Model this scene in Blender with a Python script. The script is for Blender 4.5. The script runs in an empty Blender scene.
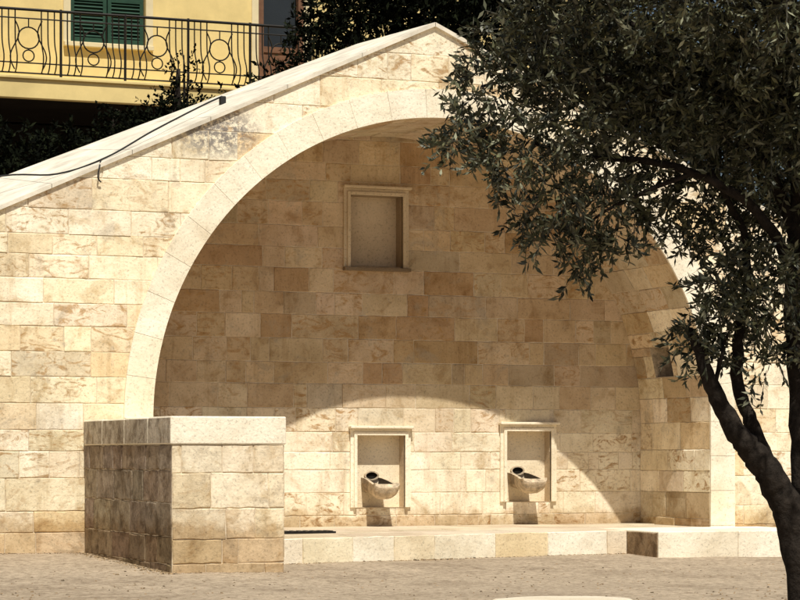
import bpy, math, random
import numpy as np
from mathutils import Vector, Matrix
random.seed(7); np.random.seed(7)
scene=bpy.context.scene
scene.view_settings.view_transform='Standard'
scene.view_settings.look='None'
scene.view_settings.exposure=0
COL=scene.collection
EYE=1.11
# ------------------------------------------------------------------ materials
def new_mat(name):
    m=bpy.data.materials.new(name); m.use_nodes=True
    nt=m.node_tree; b=nt.nodes['Principled BSDF']
    return m,nt,b
def N(nt,t,**kw):
    n=nt.nodes.new(t)
    for k,v in kw.items():
        if k in n.inputs: n.inputs[k].default_value=v
        else: setattr(n,k,v)
    return n
def L(nt,a,b): nt.links.new(a,b)
def ramp(nt,src,pts):
    r=nt.nodes.new('ShaderNodeValToRGB'); e=r.color_ramp.elements
    while len(e)<len(pts): e.new(0.5)
    for i,(p,c) in enumerate(pts):
        e[i].position=p
        if not hasattr(c,'__len__'): c=(c,c,c)
        e[i].color=(*c,1)
    L(nt,src,r.inputs[0]); return r.outputs[0]
def mul(nt,a,b,f=1.0,mode='MULTIPLY'):
    m=nt.nodes.new('ShaderNodeMix'); m.data_type='RGBA'; m.blend_type=mode
    if hasattr(f,'is_output'): L(nt,f,m.inputs[0])
    else: m.inputs[0].default_value=f
    for s,i in ((a,6),(b,7)):
        if hasattr(s,'is_output'): L(nt,s,m.inputs[i])
        else: m.inputs[i].default_value=(*s,1)
    return m.outputs[2]
def math_(nt,op,a,b=None):
    m=nt.nodes.new('ShaderNodeMath'); m.operation=op
    for s,i in ((a,0),(b,1)):
        if s is None: continue
        if hasattr(s,'is_output'): L(nt,s,m.inputs[i])
        else: m.inputs[i].default_value=s
    return m.outputs[0]
def noise(nt,co,scale,detail=5,rough=.6,dist=0):
    n=N(nt,'ShaderNodeTexNoise'); n.inputs['Scale'].default_value=scale
    n.inputs['Detail'].default_value=detail; n.inputs['Roughness'].default_value=rough
    n.inputs['Distortion'].default_value=dist
    L(nt,co,n.inputs['Vector']); return n.outputs[0]
def stone_mat(name,dirt=0.0,stain=False,mott=1.0,orange=.5,lowdirt=True,gain=1.0,streak=False):
    m,nt,b=new_mat(name)
    at=N(nt,'ShaderNodeAttribute',attribute_name='Col')
    co=N(nt,'ShaderNodeNewGeometry').outputs['Position']
    c=at.outputs['Color']
    off=nt.nodes.new('ShaderNodeVectorMath'); off.operation='SCALE'
    L(nt,at.outputs['Color'],off.inputs[0]); off.inputs['Scale'].default_value=37.0
    add=nt.nodes.new('ShaderNodeVectorMath'); add.operation='ADD'
    L(nt,co,add.inputs[0]); L(nt,off.outputs[0],add.inputs[1])
    sc=add.outputs[0]
    sepc=N(nt,'ShaderNodeSeparateColor'); L(nt,at.outputs['Color'],sepc.inputs[0])
    rnd=math_(nt,'FRACT',math_(nt,'MULTIPLY',sepc.outputs[1],91.7))
    n1=noise(nt,sc,2.8,5,.68,.7)
    c=mul(nt,c,ramp(nt,n1,[(.3,(.70,.60,.46)),(.46,(1.02,1.0,.95)),(.7,(1.16,1.16,1.14))]),mott)
    mp=nt.nodes.new('ShaderNodeMapping'); mp.inputs['Scale'].default_value=(1,1,2.1); L(nt,sc,mp.inputs['Vector'])
    n2=noise(nt,mp.outputs[0],3.6,5,.66,2.2)
    sel=ramp(nt,rnd,[(.45,.08),(.8,1.)])
    c=mul(nt,c,(.42,.26,.12),math_(nt,'MULTIPLY',math_(nt,'MULTIPLY',ramp(nt,n2,[(.51,0.),(.63,1.)]),sel),orange),'MIX')
    if mott>.5:
        n6=noise(nt,co,2.3,5,.74,.5)
        c=mul(nt,c,(.38,.33,.26),math_(nt,'MULTIPLY',ramp(nt,n6,[(.56,0.),(.67,1.)]),.5*mott),'MIX')
    n3=noise(nt,co,38,3,.7)
    c=mul(nt,c,ramp(nt,n3,[(.33,.62),(.44,1.),(.7,1.06)]),.8)
    n4=noise(nt,co,.9,3,.6)
    c=mul(nt,c,ramp(nt,n4,[(.35,(.88*gain,.84*gain,.76*gain)),(.60,(1.08*gain,1.07*gain,1.04*gain))]),1.0)
    sep=N(nt,'ShaderNodeSeparateXYZ'); L(nt,co,sep.inputs[0])
    if streak:
        ms=nt.nodes.new('ShaderNodeMapping'); ms.inputs['Scale'].default_value=(3.2,3.2,.35); L(nt,co,ms.inputs['Vector'])
        ns=noise(nt,ms.outputs[0],1.6,5,.7)
        c=mul(nt,c,(.66,.58,.47),math_(nt,'MULTIPLY',ramp(nt,ns,[(.54,0.),(.70,1.)]),.6))
    if lowdirt:
        low=ramp(nt,math_(nt,'ADD',sep.outputs[2],math_(nt,'MULTIPLY',noise(nt,co,3,3,.7),-.6)),[(0.0,1.),(.16,0.)])
        c=mul(nt,c,(.70,.61,.50),low)
    if dirt>0:
        n5=noise(nt,co,5.5,6,.75,.4)
        c=mul(nt,c,(.30,.26,.22),math_(nt,'MULTIPLY',ramp(nt,n5,[(.42,0.),(.62,1.)]),dirt))
    if stain:
        dx=math_(nt,'MULTIPLY',math_(nt,'ADD',sep.outputs[0],2.32),1.6)
        dz=math_(nt,'MULTIPLY',math_(nt,'ADD',sep.outputs[2],-4.90),2.6)
        d=math_(nt,'ADD',math_(nt,'POWER',dx,2.),math_(nt,'POWER',dz,2.))
        msk=math_(nt,'MULTIPLY',ramp(nt,d,[(.2,1.),(1.,0.)]),ramp(nt,noise(nt,co,12,5,.78),[(.42,0.),(.54,1.)]))
        c=mul(nt,c,(.20,.18,.17),math_(nt,'MULTIPLY',msk,.9),'MIX')
    L(nt,c,b.inputs['Base Color']); b.inputs['Roughness'].default_value=.9
    b.inputs['Specular IOR Level'].default_value=.15
    bu=N(nt,'ShaderNodeBump'); bu.inputs['Strength'].default_value=.6; bu.inputs['Distance'].default_value=.022
    L(nt,noise(nt,sc,9,6,.72),bu.inputs['Height']); L(nt,bu.outputs[0],b.inputs['Normal'])
    return m
M_facade=stone_mat('facade_limestone',stain=True,orange=.85,gain=1.06,streak=True)
M_back=stone_mat('recess_limestone',orange=.95,gain=1.0,streak=True)
M_smooth=stone_mat('dressed_limestone',mott=.3,orange=.08,lowdirt=False,gain=1.05)
M_block=stone_mat('weathered_limestone',dirt=.25,orange=.3,gain=1.1,streak=True)
M_dirty_shaded=stone_mat('dirty_shaded_limestone',dirt=.8,orange=.2)  # grime plus the shade of left-facing sides, darkened in the colour
def simple(name,col,rough=.8,nscale=8,amt=.25,bump=.2,metal=0):
    m,nt,b=new_mat(name)
    co=N(nt,'ShaderNodeNewGeometry').outputs['Position']
    n=noise(nt,co,nscale,5,.65)
    c=mul(nt,col,ramp(nt,n,[(.3,1-amt),(.7,1+amt)]))
    L(nt,c,b.inputs['Base Color']); b.inputs['Roughness'].default_value=rough
    b.inputs['Metallic'].default_value=metal
    b.inputs['Specular IOR Level'].default_value=.25 if rough<.8 else .1
    if bump:
        bu=N(nt,'ShaderNodeBump'); bu.inputs['Strength'].default_value=bump; bu.inputs['Distance'].default_value=.02
        L(nt,n,bu.inputs['Height']); L(nt,bu.outputs[0],b.inputs['Normal'])
    return m
M_mortar=simple('lime_mortar',(.62,.52,.38),.95,25,.25)
M_roof=simple('roof_plaster',(.70,.64,.53),.9,2.6,.28,.5)
M_dark=simple('dark_void',(.015,.013,.01),.9)
M_basin=simple('dark_basin_stone',(.10,.075,.05),.85,9,.3)  # darker stone for the inside of the spouts
M_spout=simple('spout_stone',(.50,.40,.28),.95,14,.5,.9)
M_yellow=simple('yellow_render',(.74,.58,.26),.85,1.5,.14,.1)
M_cream=simple('cream_trim',(.7,.6,.38),.8,3,.1,.1)
M_shade=simple('painted_shade_render',(.014,.011,.009),.9,2,.3)  # near-black colour painting the shade under the balcony
M_green=simple('green_shutter_paint',(.022,.06,.038),.5,9,.2,.05)
M_brown=simple('brown_door_paint',(.16,.08,.045),.6,9,.2,.05)
M_iron=simple('wrought_iron',(.02,.018,.016),.5,20,.2,0,.4)
M_cable=simple('cable_rubber',(.02,.02,.02),.6,20,.1,0)
M_bark=simple('olive_bark',(.024,.019,.015),.95,22,.6,.8)  # bark darkened to hold the crown's shade in its colour
M_glass=simple('window_glass',(.03,.035,.04),.15,2,.1,0)
def leaf_mat(name,rough=.5,spec=.35):
    m,nt,b=new_mat(name)
    at=N(nt,'ShaderNodeAttribute',attribute_name='Col')
    L(nt,at.outputs['Color'],b.inputs['Base Color']); b.inputs['Roughness'].default_value=rough
    b.inputs['Specular IOR Level'].default_value=spec
    return m
M_leaf=leaf_mat('olive_leaves'); M_leaf2=leaf_mat('dark_foliage',.9,.05)
M_ground,nt,b=new_mat('dusty_pavement')
co=N(nt,'ShaderNodeNewGeometry').outputs['Position']
c=mul(nt,(.45,.36,.26),ramp(nt,noise(nt,co,.8,4,.7,.4),[(.3,(.74,.72,.70)),(.5,(1.,1.,1.)),(.7,(1.12,1.12,1.12))]))
c=mul(nt,c,ramp(nt,noise(nt,co,13,5,.85),[(.36,(.50,.46,.42)),(.5,(1.,1.,1.)),(.64,(1.35,1.35,1.35))]))
vo=N(nt,'ShaderNodeTexVoronoi'); vo.inputs['Scale'].default_value=22; L(nt,co,vo.inputs['Vector'])
c=mul(nt,c,ramp(nt,vo.outputs['Distance'],[(.08,(.45,.4,.35)),(.26,(1.,1.,1.))]),.6)
L(nt,c,b.inputs['Base Color']); b.inputs['Roughness'].default_value=.95; b.inputs['Specular IOR Level'].default_value=.1
bu=N(nt,'ShaderNodeBump'); bu.inputs['Strength'].default_value=.9; bu.inputs['Distance'].default_value=.04
L(nt,noise(nt,co,14,6,.75),bu.inputs['Height']); L(nt,bu.outputs[0],b.inputs['Normal'])
# ------------------------------------------------------------------ mesh helpers
class MB:
    def __init__(s): s.v=[];s.f=[];s.c=[];s.m=[]
    def face(s,pts,col=(.5,.5,.5),mi=0):
        i=len(s.v); s.v+= [tuple(p) for p in pts]; s.f.append(tuple(range(i,i+len(pts)))); s.c.append(col); s.m.append(mi)
    def idx(s,pts,faces,col=(.5,.5,.5),mi=0):
        i=len(s.v); s.v+=[tuple(p) for p in pts]
        for f in faces: s.f.append(tuple(j+i for j in f)); s.c.append(col); s.m.append(mi)
    def box(s,x0,x1,y0,y1,z0,z1,col=(.5,.5,.5),mi=0,bev=0.0):
        if bev<=0:
            p=[(x,y,z) for x in (x0,x1) for y in (y0,y1) for z in (z0,z1)]
            s.idx(p,[(0,1,3,2),(4,6,7,5),(0,4,5,1),(2,3,7,6),(0,2,6,4),(1,5,7,3)],col,mi); return
        import bmesh
        bm=bmesh.new(); bmesh.ops.create_cube(bm,size=1)
        for v in bm.verts:
            v.co=Vector(((x0+x1)/2+v.co.x*(x1-x0),(y0+y1)/2+v.co.y*(y1-y0),(z0+z1)/2+v.co.z*(z1-z0)))
        bmesh.ops.bevel(bm,geom=bm.edges[:],offset=bev,segments=2,affect='EDGES',profile=.5)
        bm.verts.index_update()
        s.idx([v.co[:] for v in bm.verts],[[v.index for v in f.verts] for f in bm.faces],col,mi); bm.free()
    def build(s,name,mats,parent=None,smooth=False):
        me=bpy.data.meshes.new(name); me.from_pydata(s.v,[],s.f)
        for m in mats: me.materials.append(m)
        me.polygons.foreach_set('material_index',s.m)
        ca=me.color_attributes.new('Col','FLOAT_COLOR','CORNER')
        arr=np.ones((len(me.loops),4),dtype=np.float32); k=0
        for f,c in zip(s.f,s.c):
            arr[k:k+len(f),:3]=c; k+=len(f)
        ca.data.foreach_set('color',arr.ravel())
        if smooth: me.polygons.foreach_set('use_smooth',[True]*len(me.polygons))
        me.update()
        o=bpy.data.objects.new(name,me); COL.objects.link(o)
        if parent: o.parent=parent
        return o
def empty(name,loc=(0,0,0)):
    e=bpy.data.objects.new(name,None); e.empty_display_size=.3; e.location=loc; COL.objects.link(e); return e
def tone(kind='wall',z=None):
    r=random.random()
    if kind=='wall':
        t=[(.80,.71,.55),(.84,.77,.64),(.74,.62,.45),(.73,.59,.40),(.68,.60,.48),(.82,.73,.58)]
        w=[.3,.24,.11,.09,.08,.18]
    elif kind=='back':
        t=[(.52,.40,.27),(.58,.46,.33),(.44,.31,.19),(.45,.32,.19),(.45,.36,.26),(.54,.43,.30)]  # set darkened to deepen the shade of the recess
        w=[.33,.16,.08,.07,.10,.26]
    elif kind=='smooth':
        t=[(.83,.77,.65),(.82,.76,.63),(.84,.785,.67)]; w=[.5,.3,.2]
    elif kind=='block':
        t=[(.72,.63,.49),(.67,.58,.45),(.77,.69,.56)]; w=[.4,.4,.2]
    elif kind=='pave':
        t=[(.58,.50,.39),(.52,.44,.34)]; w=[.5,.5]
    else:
        t=[(.36,.30,.24),(.31,.26,.21),(.41,.35,.28)]; w=[.4,.3,.3]  # left face of the low wall, its shade put into the colour
    c=random.choices(t,w)[0]; k=random.uniform(.95,1.04)
    if kind=='smooth': k=random.uniform(.985,1.01)
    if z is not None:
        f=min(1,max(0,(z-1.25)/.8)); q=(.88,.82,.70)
        c=tuple(c[i]*f+(c[i]*.2+q[i]*.8)*(1-f) for i in range(3))  # paler mineral stone low, darker high; partly sunlight and shade put into colour
    return tuple(min(.88,x*k+random.uniform(-.01,.01)*(.3 if kind=='smooth' else 1)) for x in c)
def stone(mb,poly,mapf,col,h=None,joint=.003,cham=.007,jit=.004):
    if len(poly)<3: return
    if h is None: h=random.uniform(.003,.011)
    xs=[p[0] for p in poly]; ys=[p[1] for p in poly]
    w=max(xs)-min(xs); g=max(ys)-min(ys)
    if w<.05 or g<.04: return
    cx=(max(xs)+min(xs))/2; cy=(max(ys)+min(ys))/2
    if jit>0:
        q=[]
        for i in range(len(poly)):
            a=poly[i]; b_=poly[(i+1)%len(poly)]; l=math.hypot(b_[0]-a[0],b_[1]-a[1]); k=max(1,int(l/.1))
            for j in range(k): q.append((a[0]+(b_[0]-a[0])*j/k,a[1]+(b_[1]-a[1])*j/k))
        poly=[(p[0]+random.gauss(0,jit*.6),p[1]+random.gauss(0,jit*.6)) for p in q]
    def sc(d): return [(cx+(p[0]-cx)*(1-2*d/w),cy+(p[1]-cy)*(1-2*d/g)) for p in poly]
    A=sc(joint); cv=cham*random.uniform(.6,1.4); n=len(poly)
    B=[(p[0]+random.gauss(0,jit*.4),p[1]+random.gauss(0,jit*.4)) for p in sc(joint+cv)]
    tilt=random.uniform(-.004,.004) if jit>0 else 0
    pts=[mapf(a,b_,0) for a,b_ in A]+[mapf(a,b_,h+tilt*(a-cx)/w*2) for a,b_ in B]
    faces=[tuple(range(n,2*n))]+[(i,(i+1)%n,n+(i+1)%n,n+i) for i in range(n)]
    mb.idx(pts,faces,col)
def clip(poly,a,b,c):
    out=[]
    n=len(poly)
    for i in range(n):
        p=poly[i];q=poly[(i+1)%n]; dp=a*p[0]+b*p[1]-c; dq=a*q[0]+b*q[1]-c
        if dp>=0: out.append(p)
        if dp*dq<0:
            t=dp/(dp-dq); out.append((p[0]+(q[0]-p[0])*t,p[1]+(q[1]-p[1])*t))
    return out
def courses(x0,x1,z0,z1,hmin,hmax,wmin,wmax):
    z=z0; out=[]
    while z<z1-1e-4:
        h=random.uniform(hmin,hmax)
        if z1-(z+h)<hmin*.6: h=z1-z
        x=x0-random.uniform(0,wmin)
        while x<x1:
            w=random.uniform(wmin,wmax)
            if random.random()<.18: w*=.55
            a,b_=max(x,x0),min(x+w,x1)
            if x1-b_<.12: b_=x1; w=9
            if b_-a>.04: out.append((a,b_,z,z+h))
            x+=w
        z+=h
    return out
def subtract(r,h):
    a,b_,c,d=r; e,f,g,k=h
    if e>=b_ or f<=a or g>=d or k<=c: return [r]
    out=[]
    if a<e: out.append((a,e,c,d))
    if f<b_: out.append((f,b_,c,d))
    aa,bb=max(a,e),min(b_,f)
    if c<g: out.append((aa,bb,c,g))
    if k<d: out.append((aa,bb,k,d))
    return out
def rp(r): a,b_,c,d=r; return [(a,c),(b_,c),(b_,d),(a,d)]
# ------------------------------------------------------------------ WELL HOUSE
CX=.576; R=3.65; RO=4.0; ZS=1.53; D=1.91; AX=.45; AZ=6.33; SL=.453
XL,XR=-9.0,9.9
well=empty('stone_well_house')
def gz(x): return AZ-SL*abs(x-AX)
F=MB()
fm=lambda s,t,h:(s,.012-h,t)
for r in courses(XL,XR,-.35,AZ+.1,.23,.38,.30,1.0):
    a,b_,c,d=r; xm=(a+b_)/2; zm=(c+d)/2
    p=rp(r)
    p=clip(p,SL,-1,SL*AX-AZ)
    if p: p=clip(p,-SL,-1,-SL*AX-AZ)
    if not p: continue
    rc=3.86
    if zm>ZS:
        dx,dz=xm-CX,zm-ZS; d0=math.hypot(dx,dz)
        if d0<rc+.9:
            nx,nz=dx/d0,dz/d0
            p=clip(p,nx,nz,nx*CX+nz*ZS+rc)
    else:
        if xm>CX: p=clip(p,1,0,CX+rc)
        else: p=clip(p,-1,0,-(CX-rc))
    if len(p)>=3: stone(F,p,fm,tone('smooth' if zm>gz(xm)-.38 and random.random()<.7 else 'wall'))
F.build('facade_stones',[M_facade],well)
B=MB()
xs=sorted(set([XL,XR,AX,CX-3.66,CX+3.66]+[CX-3.66*math.cos(t*math.pi/80) for t in range(81)]+list(np.arange(XL,CX-3.66,.7))+list(np.arange(CX+3.7,XR,.7))))
for a,b_ in zip(xs[:-1],xs[1:]):
    xm=(a+b_)/2
    if abs(xm-CX)<3.66: za,zc=[ZS+math.sqrt(max(0,3.66**2-(x-CX)**2)) for x in (a,b_)]
    else: za=zc=-.35
    B.face([(a,.0125,za),(b_,.0125,zc),(b_,.0125,gz(b_)-.004),(a,.0125,gz(a)-.004)])
for a,b_ in zip(xs[:-1],xs[1:]):
    B.face([(a,2.6,-.35),(b_,2.6,-.35),(b_,2.6,gz(b_)+.1),(a,2.6,gz(a)+.1)])
for x in (XL,XR):
    B.face([(x,.0125,-.35),(x,2.6,-.35),(x,2.6,gz(x)+.3),(x,.0125,gz(x)-.004)])
B.build('wall_core',[M_mortar],well)
# arch ring
Rg=MB()
def ringmap(s,t,h):
    y=.010-h
    if s<0: return (CX+t,y,ZS+s)
    if s>math.pi*R: return (CX-t,y,ZS-(s-math.pi*R))
    th=s/R
    return (CX+t*math.cos(th),y,ZS+t*math.sin(th))
segs=[]; s=-1.75
while s<-.05: segs.append((s,min(s+.44,0))); s+=.44
nv=25; 
for i in range(nv): segs.append((math.pi*R*i/nv,math.pi*R*(i+1)/nv))
e=math.pi*R; s=e
while s<e+1.7: segs.append((s+1e-5,min(s+.44,e+1.75))); s+=.44
for a,b_ in segs:
    k=6
    inner=[(a+(b_-a)*i/k,R) for i in range(k+1)]; outer=[(b_-(b_-a)*i/k,RO) for i in range(k+1)]
    stone(Rg,inner+outer,ringmap,tone('smooth'),h=.028+random.uniform(0,.001),joint=.0003,cham=.0016,jit=0)
Rg.build('arch_ring',[M_smooth],well)
# vault
V=MB(); tot=2*ZS+.3+math.pi*R
def vmap(s,t,h):
    rr=R+.008-h
    s=s-.3
    if s<ZS: return (CX+rr,t,s)
    s2=s-ZS
    if s2>math.pi*R: return (CX-rr,t,ZS-(s2-math.pi*R))
    th=s2/R
    return (CX+rr*math.cos(th),t,ZS+rr*math.sin(th))
HS=(.3+2.13,.3+2.53,.88,1.38)
ss=[0]; 
while ss[-1]<tot: ss.append(ss[-1]+random.uniform(.27,.36))
ss[-1]=tot
for a,b_ in zip(ss[:-1],ss[1:]):
    y=-.0; 
    while y<D:
        w=random.uniform(.35,.9); y2=min(y+w,D)
        if D-y2<.15: y2=D
        for r in subtract((a,b_,max(y,.006),y2),HS):
            if r[1]-r[0]>.04 and r[3]-r[2]>.04: stone(V,rp(r),vmap,tone('back' if random.random()<.22 else ('wall' if a<3.2 else 'pave')))  # upper vault takes darker sets, recess shade put into the colour
        y=y2+1e-6
V.build('vault_stones',[M_back],well)
V=MB()
sg=[i*tot/120 for i in range(121)]+[HS[0],HS[1]]; sg.sort()
for a,b_ in zip(sg[:-1],sg[1:]):
    for y0,y1 in ((.0,HS[2]),(HS[2],HS[3]),(HS[3],D+.02)):
        if y0==HS[2] and a>=HS[0]-1e-6 and b_<=HS[1]+1e-6: continue
        V.face([vmap(a,y0,-.002),vmap(b_,y0,-.002),vmap(b_,y1,-.002),vmap(a,y1,-.002)])
h0=[vmap(HS[0],HS[2],0),vmap(HS[1],HS[2],0),vmap(HS[1],HS[3],0),vmap(HS[0],HS[3],0)]
h1=[(p[0]+.3,p[1],p[2]) for p in h0]
V.idx(h0+h1,[(0,1,5,4),(1,2,6,5),(2,3,7,6),(3,0,4,7)],mi=2); V.idx(h1,[(0,1,2,3)],mi=1)
V.build('vault_core',[M_mortar,M_dark,M_spout],well)
# back wall with niches
niches=[(.08,.80,3.52,4.42,.20),(.17,.83,.44,1.36,.16),(2.26,2.90,.50,1.42,.16)]
K=MB(); bm_=lambda s,t,h:(s,D+.012-h,t)
rects=courses(CX-3.75,CX+3.75,.05,ZS+R+.1,.22,.31,.26,.9)
for n_ in niches:
    hr=n_[:4]; rects=[q for r in rects for q in subtract(r,hr)]
for r in rects:
    a,b_,c,d=r; 
    if b_-a<.03 or d-c<.03: continue
    if c>ZS and math.hypot(0 if a<CX<b_ else min(abs(a-CX),abs(b_-CX)),c-ZS)>R+.05: continue
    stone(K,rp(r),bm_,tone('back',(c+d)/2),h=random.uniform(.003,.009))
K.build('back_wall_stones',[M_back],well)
K=MB()
cells=[(CX-3.8,CX+3.8,-.3,4.55),(CX-2.2,CX+2.2,4.55,ZS+R+.05)]
for n_ in niches: cells=[q for r in cells for q in subtract(r,n_[:4])]
for a,b_,c,d in cells: K.face([(a,D+.0125,c),(b_,D+.0125,c),(b_,D+.0125,d),(a,D+.0125,d)])
K.build('back_wall_core',[M_mortar],well)
def niche(i,n_):
    x0,x1,z0,z1,dp=n_; Q=MB(); y=D+.0125
    t=(.80,.73,.60) if i else (.54,.44,.31)  # upper niche coloured darker for the shade it stands in
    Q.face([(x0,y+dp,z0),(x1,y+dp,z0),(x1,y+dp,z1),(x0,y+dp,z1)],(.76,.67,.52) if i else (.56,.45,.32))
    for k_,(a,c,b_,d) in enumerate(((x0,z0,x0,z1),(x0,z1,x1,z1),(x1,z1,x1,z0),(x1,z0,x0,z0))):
        Q.face([(a,y-.01,c),(b_,y-.01,d),(b_,y+dp,d),(a,y+dp,c)],(.55,.45,.33) if i else (.32,.24,.16))  # reveals tinted darker than the panel, as painted niche shade
    y1=y-.0105
    fw=.085
    for (w,pr) in ((fw,.025),(fw*.5,.05)):
        Q.box(x1,x1+w,y1-pr,y1+.005,z0-(0 if i else .02),z1+w,t,bev=.004)
        Q.box(x0-w,x0,y1-pr-.001,y1+.005,z0-(0 if i else .02),z1+w,t,bev=.004)
        Q.box(x0-.002,x1+.002,y1-pr-.002,y1+.005,z1,z1+w,t,bev=.004)
    Q.box(x0-fw*1.25,x1+fw*1.25,y1-.095,y1+.005,z1+fw+.001,z1+fw+.035,t,bev=.008)
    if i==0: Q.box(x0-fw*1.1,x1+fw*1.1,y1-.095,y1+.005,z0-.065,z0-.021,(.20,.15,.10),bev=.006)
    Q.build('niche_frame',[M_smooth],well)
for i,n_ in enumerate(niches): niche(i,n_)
# spouts: U-shaped stone channel running out of the niche, deep throat, small upturned lip
def spout(xc,zc):
    S=MB(); y0=D+.17; W=.165; n=20
    prof=[(0,.20,.86,.02),(.12,.20,.88,.01),(.24,.20,.92,-.01),(.34,.205,.97,-.03),(.43,.20,1.02,-.05),(.50,.165,1.06,-.06),(.545,.12,1.06,-.055),(.56,.06,1.03,-.045)]
    outer=[];inner=[]
    for (yo,dep,ws,rz) in prof:
        ro=[];ri=[]
        for i in range(n+1):
            th=math.pi*i/n; px=-math.cos(th); pz=math.sin(th)
            cx=math.copysign(abs(px)**.6,px); cy=pz**.7
            j1=random.uniform(-.003,.003)
            ro.append((xc+W*ws*cx+j1,y0-yo-.02*cy,zc+rz-dep*cy+j1))
            ri.append((xc+(W*ws-.04)*cx,y0-yo+(.035 if yo>.5 else 0),zc+rz-max(dep-.05,.012)*cy))
        outer.append(ro);inner.append(ri)
    m=len(prof)-1
    def grid(g,mi,flip=False):
        pts=[p for r in g for p in r]; fs=[]
        for j in range(m):
            for i in range(n):
                q=(j*(n+1)+i,j*(n+1)+i+1,(j+1)*(n+1)+i+1,(j+1)*(n+1)+i); fs.append(q[::-1] if flip else q)
        S.idx(pts,fs,(.72,.65,.54),mi)
    grid(outer,0);grid(inner,1,True)
    for side in (0,n):
        for j in range(m): S.idx([outer[j][side],outer[j+1][side],inner[j+1][side],inner[j][side]],[(0,1,2,3)])
    rim=outer[m]+inner[m]; S.idx(rim,[(i,i+1,n+1+i+1,n+1+i) for i in range(n)])
    S.build('spout_lip',[M_spout,M_basin],well,True)
    T=MB(); k=16; rp_=[(math.cos(2*math.pi*i/k),math.sin(2*math.pi*i/k)) for i in range(k)]
    yb=D+.171; yf=yb-.03; zo=zc+.045
    P0=[(xc+.10*c,yb,zo+.06*s) for c,s in rp_];P1=[(xc+.10*c,yf,zo+.06*s) for c,s in rp_]
    P2=[(xc+.08*c,yf,zo+.045*s) for c,s in rp_];P3=[(xc+.08*c,yb-.002,zo+.045*s) for c,s in rp_]
    for A_,B_ in ((P0,P1),(P1,P2),(P2,P3)): T.idx(A_+B_,[(i,(i+1)%k,k+(i+1)%k,k+i) for i in range(k)],(.5,.42,.32))
    T.idx(P3,[tuple(range(k))],mi=1)
    T.build('outlet_mouth',[M_spout,M_dark],well)
spout(.44,.80); spout(2.50,.86)
# roof
Q=MB()
for sgn,xe in ((-1,XL),(1,XR)):
    xs_=[AX+(xe-AX)*i/10 for i in range(11)]
    for a,b_ in zip(xs_[:-1],xs_[1:]):
        def fr(x): return (x,-.03,gz(x)+.0)
        def bk(x): return (x,2.62,6.47-.411*abs(x-AX)) 
        g=.003*sgn
        Q.face([fr(a+g),fr(b_-g),bk(b_-g),bk(a+g)],mi=0)
        lo=lambda p,dz:(p[0],p[1],p[2]-dz)
        Q.face([fr(a+g),fr(b_-g),lo(fr(b_-g),.05),lo(fr(a+g),.05)])
        Q.face([lo(fr(a),.05),lo(fr(b_),.05),(b_,.02,gz(b_)-.05),(a,.02,gz(a)-.05)])
        Q.face([bk(a),bk(b_),lo(bk(b_),.5),lo(bk(a),.5)])
        Q.face([lo(fr(a),.006),lo(fr(b_),.006),lo(bk(b_),.006),lo(bk(a),.006)],mi=1)
Q.build('roof_slab',[M_roof,M_mortar],well)
# ------------------------------------------------------------------ low wall in front
lw=empty('low_stone_wall')
X0,X1,Y0,Y1=-3.88,-2.676,-3.42,-.02; ZT=1.50; ZC=1.215
Q=MB()
for r in courses(X0,X1,-.3,ZC,.25,.40,.30,.70): stone(Q,rp(r),lambda s,t,h:(s,Y0-h,t),tone('block'),h=random.uniform(.005,.013),jit=.006,cham=.008)
for r in courses(-Y1,-Y0,-.3,ZC,.27,.36,.35,.8): stone(Q,rp(r),lambda s,t,h:(X1+h,-s,t),tone('block'))
Q.build('wall_stones',[M_block],lw)
Q=MB()
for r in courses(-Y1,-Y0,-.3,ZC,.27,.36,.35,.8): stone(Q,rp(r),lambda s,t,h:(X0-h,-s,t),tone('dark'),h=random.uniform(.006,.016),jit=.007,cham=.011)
Q.build('side_stones',[M_dirty_shaded],lw)
Q=MB(); Q.box(X0,X1,Y0,Y1,-.3,ZC); Q.build('core',[M_mortar],lw)
Q=MB()
ys=[Y0-.025,Y0+.80,Y0+1.7,Y0+2.6,Y1]
for i,(a,b_) in enumerate(zip(ys[:-1],ys[1:])):
    Q.box(X0-.02,X1+.02,a+.003,b_-.003,ZC+.004,ZT+random.uniform(0,.008),tone('smooth'),bev=.014)
Q.build('coping_slabs',[M_smooth],lw)
Q=MB()
for i,(a,b_) in enumerate(zip(ys[:-1],ys[1:])):
    Q.face([(X0-.0225,a+.02,ZC+.018),(X0-.0225,b_-.02,ZC+.018),(X0-.0225,b_-.02,ZT-.014),(X0-.0225,a+.02,ZT-.014)],(.55,.50,.43))  # sheet over the coping's left side, grey to carry its shade
Q.build('coping_side_shade',[M_dirty_shaded],lw)
# ------------------------------------------------------------------ platform + step
pf=empty('stone_platform'); Q=MB()
A=(-2.65,-2.3); Bp=(2.63,-.78)
Ld=math.hypot(Bp[0]-A[0],Bp[1]-A[1]); ux,uy=(Bp[0]-A[0])/Ld,(Bp[1]-A[1])/Ld
x=0
while x<Ld:
    w=random.uniform(.45,1.0); e_=min(x+w,Ld)
    if Ld-e_<.2: e_=Ld
    stone(Q,[(x,-.35),(e_,-.35),(e_,.2),(x,.2)],lambda s,t,h:(A[0]+ux*s+uy*h,A[1]+uy*s-ux*h,t),tone('smooth' if random.random()<.4 else 'wall'),h=.02,joint=.001,cham=.006)
    x=e_+1e-6
for r in courses(-2.65,4.2,-2.4,D,.5,.65,.5,1.0):
    p=clip(rp(r),-uy,ux,-uy*A[0]+ux*A[1])
    if p and (r[2]+r[3])/2<0: p=clip(p,-1,0,-2.63)
    if len(p)>=3: stone(Q,p,lambda s,t,h:(s,t,.194+h),tone('pave'),h=random.uniform(.004,.008))
Q.build('paving_stones',[M_smooth],pf)
Q=MB()
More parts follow.
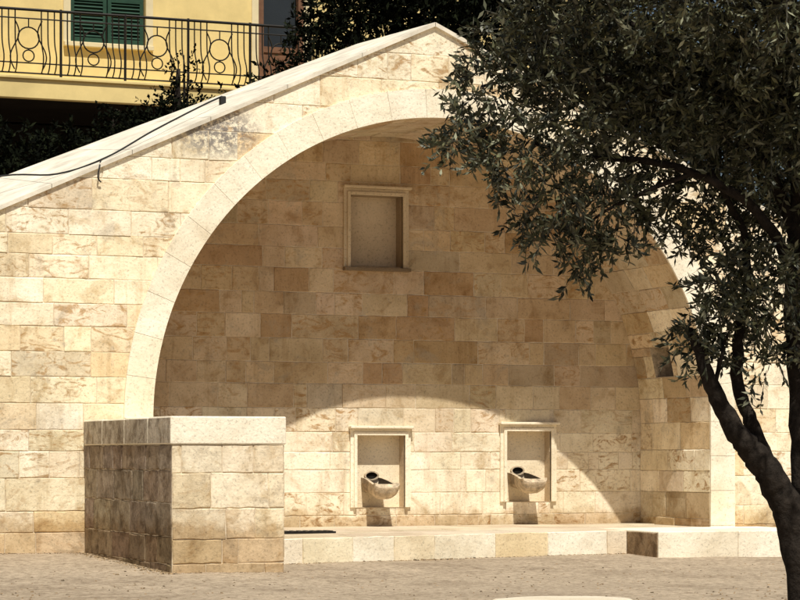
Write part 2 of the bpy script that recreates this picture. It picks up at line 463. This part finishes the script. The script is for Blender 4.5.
Q.idx([(-2.66,-2.29,.195),(2.635,-.77,.195),(2.635,0,.195),(4.22,0,.195),(4.22,D,.195),(-2.66,D,.195)],[(0,1,2,3,4,5)])
Q.idx([(A[0],A[1]+.004,-.35),(Bp[0],Bp[1]+.004,-.35),(Bp[0],Bp[1]+.004,.196),(A[0],A[1]+.004,.196)],[(0,1,2,3)])
Q.build('core',[M_mortar],pf)
st=empty('stone_step'); Q=MB()
Q.box(2.645,3.72,-1.6,-.005,-.35,.205,(.78,.72,.60),bev=.012)
Q.box(3.724,4.9,-1.597,-.005,-.35,.203,(.82,.76,.65),bev=.012)
Q.build('step_blocks',[M_smooth],st)
Q=MB(); stone(Q,[(.02,-.3),(1.55,-.3),(1.55,.19),(.02,.19)],lambda s,t,h:(2.644-h,-1.6+s,t),(.45,.38,.30),h=.006)  # left side of the step, shade painted in by a darker colour
Q.build('step_side',[M_dirty_shaded],st)
Q=MB(); Q.box(-1.85,-1.05,-.62,-.35,.203,.225,(.1,.1,.1),bev=.004)
for i in range(9): Q.box(-1.80+i*.085,-1.76+i*.085,-.60,-.37,.226,.232,(.1,.1,.1))
Q.build('drain_grate',[M_iron])
# ------------------------------------------------------------------ ground
def gnd(x,y):
    a=-.024*min(max(-y,0),5.5); b_=-.0085*min(max(x+4.5,0),10)
    return a+b_
xs_=sorted(set([-400,-150,-60,-30,-18]+list(np.arange(-14,14.1,.5))+[18,30,60,150,400]))
ys_=sorted(set([-400,-150,-60,-35]+list(np.arange(-28,4.1,.5))+[8,14,30,60,150,400]))
v=[(x,y,gnd(x,y)+(random.uniform(-.006,.006) if abs(x)<13 and -27<y<-.3 else 0)) for y in ys_ for x in xs_]
nx=len(xs_); f=[(j*nx+i,j*nx+i+1,(j+1)*nx+i+1,(j+1)*nx+i) for j in range(len(ys_)-1) for i in range(nx-1)]
Q=MB(); Q.idx(v,f); Q.build('ground',[M_ground],None,True)
Q=MB()
for i in range(3600):
    if random.random()<.5:
        if random.random()<.4: x,y=random.uniform(-9,-3.95),random.gauss(-.10,.06)
        elif random.random()<.5: x,y=-3.9-abs(random.gauss(0,.07)),random.uniform(-3.6,0)
        else: x=random.uniform(-3.9,2.6); y=(Y0-.05 if x<X1 else A[1]+(x-A[0])*uy/ux-.03)-abs(random.gauss(0,.04))
        y=min(y,-.03)
    else: x,y=random.uniform(-9,6),random.uniform(-11,-2.5)
    r=random.uniform(.005,.015)*(1 if random.random()<.93 else 1.6); z=gnd(x,y)
    if X0-.02<x<X1+.02 and Y0<y: continue
    a=random.random()*6; pts=[]
    for k in range(6): pts.append((x+r*math.cos(a+k*1.047)*random.uniform(.7,1.2),y+r*math.sin(a+k*1.047)*random.uniform(.7,1.2),z-.004))
    for k in range(6): pts.append((x+.6*r*math.cos(a+k*1.047),y+.6*r*math.sin(a+k*1.047),z+r*random.uniform(.3,.55)))
    g=random.uniform(.08,.5)
    Q.idx(pts,[(k,(k+1)%6,6+(k+1)%6,6+k) for k in range(6)]+[tuple(range(6,12))],(g,g*.85,g*.66))
Q.build('gravel',[M_block],None,True)
Q=MB(); n=22; cx,cy=-1.86,-8.35; z=gnd(cx,cy)
ring=[(random.uniform(.93,1.05)) for _ in range(n)]
def rg(k,zz): return [(cx+.62*k*ring[i]*math.cos(2*math.pi*i/n),cy+.5*k*ring[i]*math.sin(2*math.pi*i/n),zz) for i in range(n)]
p=rg(1.02,z-.05)+rg(1,z+.012)+rg(.96,z+.022)
Q.idx(p,[(i,(i+1)%n,n+(i+1)%n,n+i) for i in range(n)]+[(n+i,n+(i+1)%n,2*n+(i+1)%n,2*n+i) for i in range(n)]+[tuple(range(2*n,3*n))],(.66,.60,.50))
Q.build('flat_stone',[M_smooth])
# ------------------------------------------------------------------ tubes
def tube(mb,pts,rads,k=8,col=(.1,.1,.1)):
    P=[Vector(p) for p in pts]; rings=[]; u=None
    for i,p in enumerate(P):
        d=(P[min(i+1,len(P)-1)]-P[max(i-1,0)]).normalized()
        if u is None: u=d.cross(Vector((0,0,1)) if abs(d.z)<.9 else Vector((0,1,0))).normalized()
        else:
            u=(u-d*u.dot(d)); u=u.normalized() if u.length>1e-5 else d.orthogonal().normalized()
        w=d.cross(u)
        rings.append([p+(u*math.cos(2*math.pi*a/k)+w*math.sin(2*math.pi*a/k))*rads[i] for a in range(k)])
    pts2=[q for r in rings for q in r]; fs=[]
    for i in range(len(P)-1):
        for a in range(k): fs.append((i*k+a,i*k+(a+1)%k,(i+1)*k+(a+1)%k,(i+1)*k+a))
    fs.append(tuple(range(k))[::-1]); fs.append(tuple(range((len(P)-1)*k,len(P)*k)))
    mb.idx(pts2,fs,col)
def spline(pts,n=8):
    out=[]; P=[pts[0]]+list(pts)+[pts[-1]]
    for i in range(1,len(P)-2):
        for j in range(n):
            t=j/n; out.append(tuple(.5*((2*P[i][k])+(-P[i-1][k]+P[i+1][k])*t+(2*P[i-1][k]-5*P[i][k]+4*P[i+1][k]-P[i+2][k])*t*t+(-P[i-1][k]+3*P[i][k]-3*P[i+1][k]+P[i+2][k])*t**3) for k in range(len(P[0]))))
    out.append(tuple(pts[-1])); return out
# ------------------------------------------------------------------ yellow house
yh=empty('yellow_house'); FY=12.0; BY=10.8; BZ=7.02
def wallholes(mb,y,x0,x1,z0,z1,holes,mi=0):
    cs=[(x0,x1,z0,z1)]
    for h in holes: cs=[q for r in cs for q in subtract(r,h)]
    for a,b_,c,d in cs: mb.face([(a,y,c),(b_,y,c),(b_,y,d),(a,y,d)],mi=mi)
Q=MB(); holes=[(-.95,.32,7.85,9.5),(2.28,3.08,7.09,9.4),(-5.2,-4.0,7.09,9.5)]
wallholes(Q,FY,-14,9,7.04,12.5,holes)
for a,b_,c,d in holes:
    Q.face([(a,FY,c),(a,FY+.25,c),(a,FY+.25,d),(a,FY,d)]);Q.face([(b_,FY,c),(b_,FY+.25,c),(b_,FY+.25,d),(b_,FY,d)])
    Q.face([(a,FY,d),(b_,FY,d),(b_,FY+.25,d),(a,FY+.25,d)]);Q.face([(a,FY,c),(b_,FY,c),(b_,FY+.25,c),(a,FY+.25,c)])
Q.face([(-14,FY,-.3),(-14,FY+9,-.3),(-14,FY+9,12.5),(-14,FY,12.5)]);Q.face([(9,FY,-.3),(9,FY+9,-.3),(9,FY+9,12.5),(9,FY,12.5)])
Q.face([(-14,FY+9,-.3),(9,FY+9,-.3),(9,FY+9,12.5),(-14,FY+9,12.5)])
Q.box(-14.3,9.3,FY-.3,FY+9.3,12.5,12.8,mi=0)
Q.build('facade',[M_yellow],yh)
Q=MB(); Q.box(-14,3.3,BY,BY+.15,BZ-.30,BZ,bev=.01); Q.box(3.15,3.298,BY+.152,FY-.002,BZ-.30,BZ,bev=.01); Q.box(-14,3.34,BY-.04,FY-.002,BZ+.001,BZ+.05,bev=.01)
Q.build('balcony_slab',[M_yellow],yh)
Q=MB(); Q.box(-14,3.148,BY+.153,FY+.0,BZ-.28,BZ-.01)  # slab underside painted dark in place of shade
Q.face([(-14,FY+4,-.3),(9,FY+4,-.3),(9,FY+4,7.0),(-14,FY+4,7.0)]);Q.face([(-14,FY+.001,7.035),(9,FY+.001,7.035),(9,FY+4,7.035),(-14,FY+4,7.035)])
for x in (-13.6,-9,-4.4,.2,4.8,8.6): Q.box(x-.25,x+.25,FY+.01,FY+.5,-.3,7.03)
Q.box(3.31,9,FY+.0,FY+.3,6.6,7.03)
Q.build('ground_floor_shade_recess',[M_shade],yh)  # recess and pillars added so the area under the balcony stays dark
Q=MB()
for a,b_,c,d in (holes[0],holes[2]):
    mid=(a+b_)/2
    for s0,s1 in ((a+.02,mid-.01),(mid+.01,b_-.02)):
        y=FY+.06
        Q.box(s0,s0+.06,y,y+.05,c+.02,d-.02);Q.box(s1-.06,s1,y,y+.05,c+.02,d-.02)
        Q.box(s0+.061,s1-.061,y,y+.05,c+.02,c+.1);Q.box(s0+.061,s1-.061,y,y+.05,d-.1,d-.02)
        Q.box(s0+.061,s1-.061,y,y+.05,c+.7,c+.77)
        z=c+.12
        while z<d-.12:
            Q.idx([(s0+.06,y+.005,z),(s1-.06,y+.005,z),(s1-.06,y+.045,z+.045),(s0+.06,y+.045,z+.045)],[(0,1,2,3)]); z+=.06
    Q.face([(a,FY+.2,c),(b_,FY+.2,c),(b_,FY+.2,d),(a,FY+.2,d)])
Q.build('window_shutters',[M_green],yh)
Q=MB(); a,b_,c,d=holes[1]
Q.box(a+.0,a+.09,FY-.02,FY+.1,c,d);Q.box(b_-.09,b_,FY-.02,FY+.1,c,d);Q.box(a+.091,b_-.091,FY-.02,FY+.1,d-.09,d)
Q.box(a+.091,b_-.091,FY+.08,FY+.12,c,c+.8);Q.box(a+.091,b_-.091,FY+.06,FY+.12,c+.8,c+.9)
Q.build('balcony_door',[M_brown],yh)
Q=MB();Q.face([(a,FY+.2,c),(b_,FY+.2,c),(b_,FY+.2,d),(a,FY+.2,d)]);Q.build('door_glass',[M_glass],yh)
Q=MB()
for a,b_,c,d in holes:
    if c>7.5: Q.box(a-.12,b_+.12,FY-.10,FY-.002,c-.08,c-.002,bev=.01)
    Q.box(a-.12,a-.002,FY-.03,FY-.002,c,d+.12);Q.box(b_+.002,b_+.12,FY-.03,FY-.002,c,d+.12);Q.box(a-.001,b_+.001,FY-.03,FY-.002,d+.001,d+.12)
Q.build('window_surrounds',[M_cream],yh)
# railing
Q=MB(); ry=BY+.05; z0=BZ+.10; z1=BZ+1.10
def rail(x0,x1,y0,y1,z,r=.018): tube(Q,[(x0,y0,z),(x1,y1,z)],[r,r],6)
for z,r in ((z0,.014),(z1,.024),(z1-.14,.012),(z0+.16,.012)):
    rail(-14,3.25,ry,ry,z,r); rail(3.25,3.25,ry,FY,z,r)
x=-14.; i=0
while x<3.26:
    ph=i%10
    if ph==0: tube(Q,[(x,ry,BZ+.05),(x,ry,z1+.03)],[.022,.022],6)
    elif ph in (1,2,3,7,8,9):
        tube(Q,spline([(x,ry,z1),(x,ry,z1-.35),(x,ry-.03,z1-.55),(x,ry-.14,z0+.25),(x,ry-.10,z0+.08),(x,ry,z0)],3),[.011]*16,4)
    elif ph==5:
        pts=[(x+.17*math.cos(t),ry-.02,z0+.55+.17*math.sin(t)) for t in np.linspace(0,2*math.pi,21)]; tube(Q,pts,[.012]*len(pts),4)
        pts=[(x+.09*math.cos(t),ry-.02,z0+.27+.09*math.sin(t)) for t in np.linspace(0,2*math.pi,17)]; tube(Q,pts,[.011]*len(pts),4)
        tube(Q,[(x,ry-.02,z0+.72),(x,ry-.02,z1-.14)],[.01,.01],4)
        for sg_ in (1,-1):
            pts=[(x+sg_*(.22+.07*math.sin(t*1.0)),ry-.01,z0+.05+t/6.28*.78) for t in np.linspace(0,6.28,16)]
            tube(Q,pts,[.011]*len(pts),4)
    x+=.105; i+=1
for y in np.arange(ry+.14,FY,.14): tube(Q,[(3.25,y,z0),(3.25,y,z1)],[.009,.009],4)
Q.build('balcony_railing',[M_iron],yh)
# ------------------------------------------------------------------ cable on roof
Q=MB()
def roofz(x,y):
    a=gz(x); b_=6.47-.411*abs(x-AX); return a+(b_-a)*(y+.03)/2.65
p=spline([(-9,.9,roofz(-9,.9)+.05),(-6.4,.5,roofz(-6.4,.5)+.02),(-4.9,.9,roofz(-4.9,.9)+.24),(-4.1,.4,roofz(-4.1,.4)+.03),(-3.6,.12,roofz(-3.6,.12)+.02),(-3.0,.3,roofz(-3.,.3)+.08),(-2.3,.7,roofz(-2.3,.7)+.10),(-1.95,.9,roofz(-1.95,.9)+.10)],8)
tube(Q,p,[.011]*len(p),6)
p=spline([(-3.66,.12,roofz(-3.66,.12)+.02),(-3.72,-.045,roofz(-3.72,-.03)-.03),(-3.74,-.05,roofz(-3.74,-.03)-.15),(-3.70,-.03,roofz(-3.7,-.03)-.22)],5); tube(Q,p,[.009]*len(p),6)
Q.box(-1.98,-1.91,.85,.93,roofz(-1.95,.9)-.02,roofz(-1.95,.9)+.10,bev=.01)
Q.build('roof_cable',[M_cable])
# ------------------------------------------------------------------ foliage
def foliage(name,mat,clumps,parent,leaf_l,leaf_w,per,slen,cols,droop=.35,twig=True,seed=1):
    rng=np.random.default_rng(seed); Vs=[];Cs=[];TV=[]
    for (c,r,n) in clumps:
        n=int(n)
        d=rng.normal(size=(n,3)); d/=np.linalg.norm(d,axis=1)[:,None]
        rad=r*rng.random(n)**.45
        root=np.array(c)+d*rad[:,None]*np.array([1,1,.85])
        sd=d*.8+rng.normal(size=(n,3))*.6+np.array([0,0,-droop]); sd/=np.linalg.norm(sd,axis=1)[:,None]
        ln=slen*rng.uniform(.5,1.2,n)
        shade=rng.uniform(.5,1.25,n)
        t=np.linspace(.08,1,per)[None,:]+rng.uniform(-.02,.02,(n,per))
        bend=np.array([0,0,-.35])
        pos=root[:,None,:]+sd[:,None,:]*(t*ln[:,None])[...,None]+bend*((t**2)*ln[:,None])[...,None]*.6
        if twig:
            a=root; b=root+sd*ln[:,None]+bend*ln[:,None]*.6; m_=root+sd*ln[:,None]*.5+bend*ln[:,None]*.15
            TV.append((a,m_,b))
        ld=sd[:,None,:]*.6+rng.normal(size=(n,per,3))*.62; ld/=np.linalg.norm(ld,axis=2)[...,None]
        sdv=np.cross(ld,rng.normal(size=(n,per,3))); sdv/=np.linalg.norm(sdv,axis=2)[...,None]
        l=leaf_l*rng.uniform(.6,1.15,(n,per))[...,None]; w=leaf_w*rng.uniform(.8,1.2,(n,per))[...,None]
        p0=pos; p1=pos+ld*l*.45+sdv*w*.5; p2=pos+ld*l; p3=pos+ld*l*.45-sdv*w*.5
        q=np.stack([p0,p1,p2,p3],axis=2).reshape(-1,4,3); Vs.append(q)
        ci=rng.integers(0,len(cols),(n,per)); cc=np.array(cols)[ci]*shade[:,None,None]*rng.uniform(.7,1.3,(n,per))[...,None]
        Cs.append(cc.reshape(-1,3))
    V=np.concatenate(Vs); C=np.concatenate(Cs); nf=len(V)
    verts=V.reshape(-1,3); cols_=np.repeat(C,4,axis=0)
    if twig:
        tv=[];
        for a,m_,b in TV:
            for (p,q) in ((a,m_),(m_,b)):
                w1=.0022
                o=np.array([w1,0,w1])
                tv.append(np.stack([p-o,p+o,q+o*.7,q-o*.7],axis=1))
        tv=np.concatenate(tv); verts=np.concatenate([verts,tv.reshape(-1,3)]); cols_=np.concatenate([cols_,np.tile([[.05,.045,.03]],(len(tv)*4,1))]); nf+=len(tv)
    me=bpy.data.meshes.new(name); me.vertices.add(len(verts)); me.vertices.foreach_set('co',verts.astype(np.float32).ravel())
    me.loops.add(nf*4); me.loops.foreach_set('vertex_index',np.arange(nf*4,dtype=np.int32))
    me.polygons.add(nf); me.polygons.foreach_set('loop_start',np.arange(0,nf*4,4,dtype=np.int32)); me.polygons.foreach_set('loop_total',np.full(nf,4,dtype=np.int32))
    me.update(calc_edges=True)
    ca=me.color_attributes.new('Col','FLOAT_COLOR','POINT')
    arr=np.ones((len(verts),4),dtype=np.float32); arr[:,:3]=np.clip(cols_,0,1); ca.data.foreach_set('color',arr.ravel())
    me.materials.append(mat)
    o=bpy.data.objects.new(name,me); COL.objects.link(o); o.parent=parent
    print(name,nf)
    return o
# --- olive tree (local frame: x along the crown, y away, z up)
ot=empty('olive_tree',(-4.65,-16.99,0)); ot.rotation_euler=(0,0,math.radians(-22))
def loc(u,v,dy=0): return ((u-400)/200-2.05,dy,EYE+(455-v)/200)
Q=MB()
def limb(pts,r0,r1,k=12,wob=.008):
    P=spline(pts,6); n=len(P)
    P=[(p[0]+random.uniform(-wob,wob)*min(1,i/3),p[1]+random.uniform(-wob,wob),p[2]) for i,p in enumerate(P)]
    R_=[(r0+(r1-r0)*i/(n-1))*random.uniform(.95,1.06) for i in range(n)]
    tube(Q,P,R_,k)
limb([loc(838,735),loc(824,660),loc(810,600,.02),loc(799,545,.03),loc(786,505,.02),loc(768,472),loc(748,448,-.03),loc(730,425,-.04),loc(712,392,-.05),loc(700,355,-.04),loc(690,330,0)],.12,.022)
limb([loc(779,490),loc(764,450,.05),loc(750,415,.08),loc(740,380,.10),loc(742,330,.1),loc(750,280,.12),loc(745,230,.1),loc(710,170,.0)],.045,.014)
limb([loc(818,640,.03),loc(812,560,.08),loc(806,470,.1),loc(801,380,.12),loc(796,290,.14),loc(800,180,.1),loc(780,60,0),loc(740,-60,0)],.07,.022)
limb([loc(799,300,.12),loc(780,245,0),loc(745,205,-.1),loc(690,175,-.1),loc(640,160,0),loc(590,155,.1),(loc(530,140,.1))],.033,.008)
limb([loc(799,230,.12),loc(760,150,.1),loc(700,100,.1),loc(620,80,0),loc(540,75,0),loc(480,85,.05)],.035,.007)
limb([loc(770,150,.1),loc(700,60,.3),loc(620,0,.3),loc(560,-60,.3)],.03,.008)
limb([loc(690,175,-.1),loc(640,195,-.1),loc(600,215,-.05),loc(575,235,0)],.014,.004)
limb([loc(712,388,-.05),loc(722,350,0),loc(735,320,0)],.014,.004)
limb([loc(800,200,.1),loc(860,120,.2),loc(920,60,.2),loc(960,-20,.2)],.04,.01)
limb([loc(800,250,.1),loc(850,220,-.3),loc(900,180,-.5)],.03,.01)
limb([loc(790,120,.1),loc(760,20,-.5),loc(740,-80,-.8)],.035,.01)
Q.build('trunk_and_limbs',[M_bark],ot,True)
cl=[(486,66,22),(468,92,18),(470,125,22),(456,146,13),(505,28,30),(515,90,34),(515,150,30),(490,165,16),(545,60,45),(570,125,46),(550,188,28),(552,232,22),(585,246,22),(600,190,38),(640,105,65),(655,190,32),(700,85,72),(700,178,44),(722,218,26),(755,130,72),(778,205,36),(620,30,65),(700,10,78),(790,50,88),(614,238,18),(690,234,18),(745,238,20),(530,205,18),
 (560,-60,70),(650,-90,90),(750,-110,100),(850,-60,110),(850,60,110),(860,170,70),(930,100,90),(940,0,100),(540,5,40),(600,80,48),(660,55,65),(740,70,65),(800,130,60),(760,20,60)]
C=[]
for u,v,r in cl:
    rr=r/200; 
    C.append((loc(u,v,random.uniform(-.35,.45)),rr,(1000 if v>-20 and u<830 else 420)*rr*rr+10))
for (u,v,r,dy) in ((640,-40,110,-.8),(760,-10,110,-.9),(860,-20,120,-.8),(560,10,55,.5),(700,40,90,.7),(820,80,100,.8),(620,120,55,.6),(720,-160,130,-.9),(560,-110,90,-.6)):  # upper clumps nearer the camera added to shade the leaves in view
    rr=r/200; C.append((loc(u,v,dy),rr,600*rr*rr))
for u,v,r,k in ((715,288,16,20),(745,300,20,30),(702,322,16,22),(768,322,20,26),(692,344,12,14),(722,352,16,14),(760,365,14,8),(785,285,20,32),(790,345,16,10),(738,268,18,26),(775,262,16,20),(712,300,12,12)):
    C.append((loc(u,v,random.uniform(-.12,.15)),r/200,k))
foliage('crown_leaves',M_leaf,C,ot,.058,.0165,16,.17,[(.12,.122,.062),(.065,.07,.035),(.20,.20,.13),(.032,.036,.018),(.07,.07,.034)],droop=.3,seed=3)
# --- background trees
def bgtree(base,cl,n,seed,leaf=(.13,.05)):
    t=empty('background_tree',base); 
    global Q
    Q=MB(); top=max(c[2] for c,_ in cl)
    mx=sum(c[0] for c,_ in cl)/len(cl); my=sum(c[1] for c,_ in cl)/len(cl)
    limb([(0,0,-.3),(.05,0,1.5),(.1,.1,3),(mx*.5,my*.5,3+(top-3)*.5),(mx,my,top-.3)],.18,.03)
    for c,_ in cl: limb([(.1,.1,3.0),((c[0]+.1)/2,(c[1])/2,(3+c[2])/2+.1),(c[0],c[1],c[2]-.1)],.06,.01,6)
    Q.build('trunk',[M_bark],t,True)
    foliage('leaves',M_leaf2,[(c,r,n*r*r) for c,r in cl],t,leaf[0],leaf[1],12,.4,[(.006,.008,.004),(.011,.014,.006),(.004,.005,.003)],twig=False,seed=seed)
def W(u,v,Z):
    X=(u-400)/2500*Z; a=math.radians(22); c,s=math.cos(a),math.sin(a)
    return (X*c+(Z-30)*s, -X*s+(Z-30)*c, EYE+(455-v)/2500*Z)
def group(us,Z,baseu):
    b0=W(baseu,500,Z); out=[]
    for u,v,r,dz in us:
        p=W(u,v,Z+dz); out.append(((p[0]-b0[0],p[1]-b0[1],p[2]),r*Z/2500))
    return (b0[0],b0[1],0),out
b0,g=group([(345,35,32,0),(330,15,22,0),(375,5,50,.5),(420,20,55,.8),(470,25,60,0),(540,30,80,.5),(400,-40,60,0),(480,-40,80,.5),(620,60,90,0),(700,100,90,.8),(780,150,90,0),(318,50,18,0),(300,35,14,0),(318,5,18,0)],37,560)
bgtree(b0,g,330,11)
b0,g=group([(172,98,12,0),(180,80,7,0),(165,124,22,0),(190,117,20,.2),(188,65,5,0),(184,48,3,0),(150,130,20,0),(225,112,16,0),(120,128,20,0),(205,104,9,0)],36,175)
bgtree(b0,g,900,12,(.08,.04))
b0,g=group([(20,155,30,0),(-40,145,44,0),(70,153,28,0),(120,144,22,0),(250,110,20,0),(290,90,26,0)],38,60)  # dark foliage added to fill the black area below the balcony
bgtree(b0,g,420,13)
# ------------------------------------------------------------------ light + camera
el=math.radians(59.5); az=math.radians(9)
sd=Vector((math.sin(az)*math.cos(el),math.cos(az)*math.cos(el),-math.sin(el)))
su=bpy.data.lights.new('sun','SUN'); su.energy=5.0; su.angle=math.radians(.5); su.color=(1,.96,.86)
so=bpy.data.objects.new('sun',su); COL.objects.link(so); so.rotation_euler=sd.to_track_quat('-Z','Y').to_euler()
w=bpy.data.worlds.new('World'); scene.world=w; w.use_nodes=True; nt=w.node_tree
sky=nt.nodes.new('ShaderNodeTexSky'); sky.sky_type='NISHITA'; sky.sun_disc=False; sky.sun_elevation=el
sky.sun_rotation=math.radians(180+9); sky.dust_density=2.0
bg=nt.nodes['Background']; bg.inputs[1].default_value=.05; nt.links.new(sky.outputs[0],bg.inputs[0])
cam=bpy.data.cameras.new('camera'); cam.sensor_width=36; cam.lens=2500/800*36; cam.shift_y=155/800; cam.clip_end=2000; cam.clip_start=.1
a=math.radians(22)
co_=bpy.data.objects.new('camera',cam); COL.objects.link(co_); co_.location=(-30*math.sin(a),-30*math.cos(a),EYE)
co_.rotation_euler=(math.radians(90),0,-a); scene.camera=co_
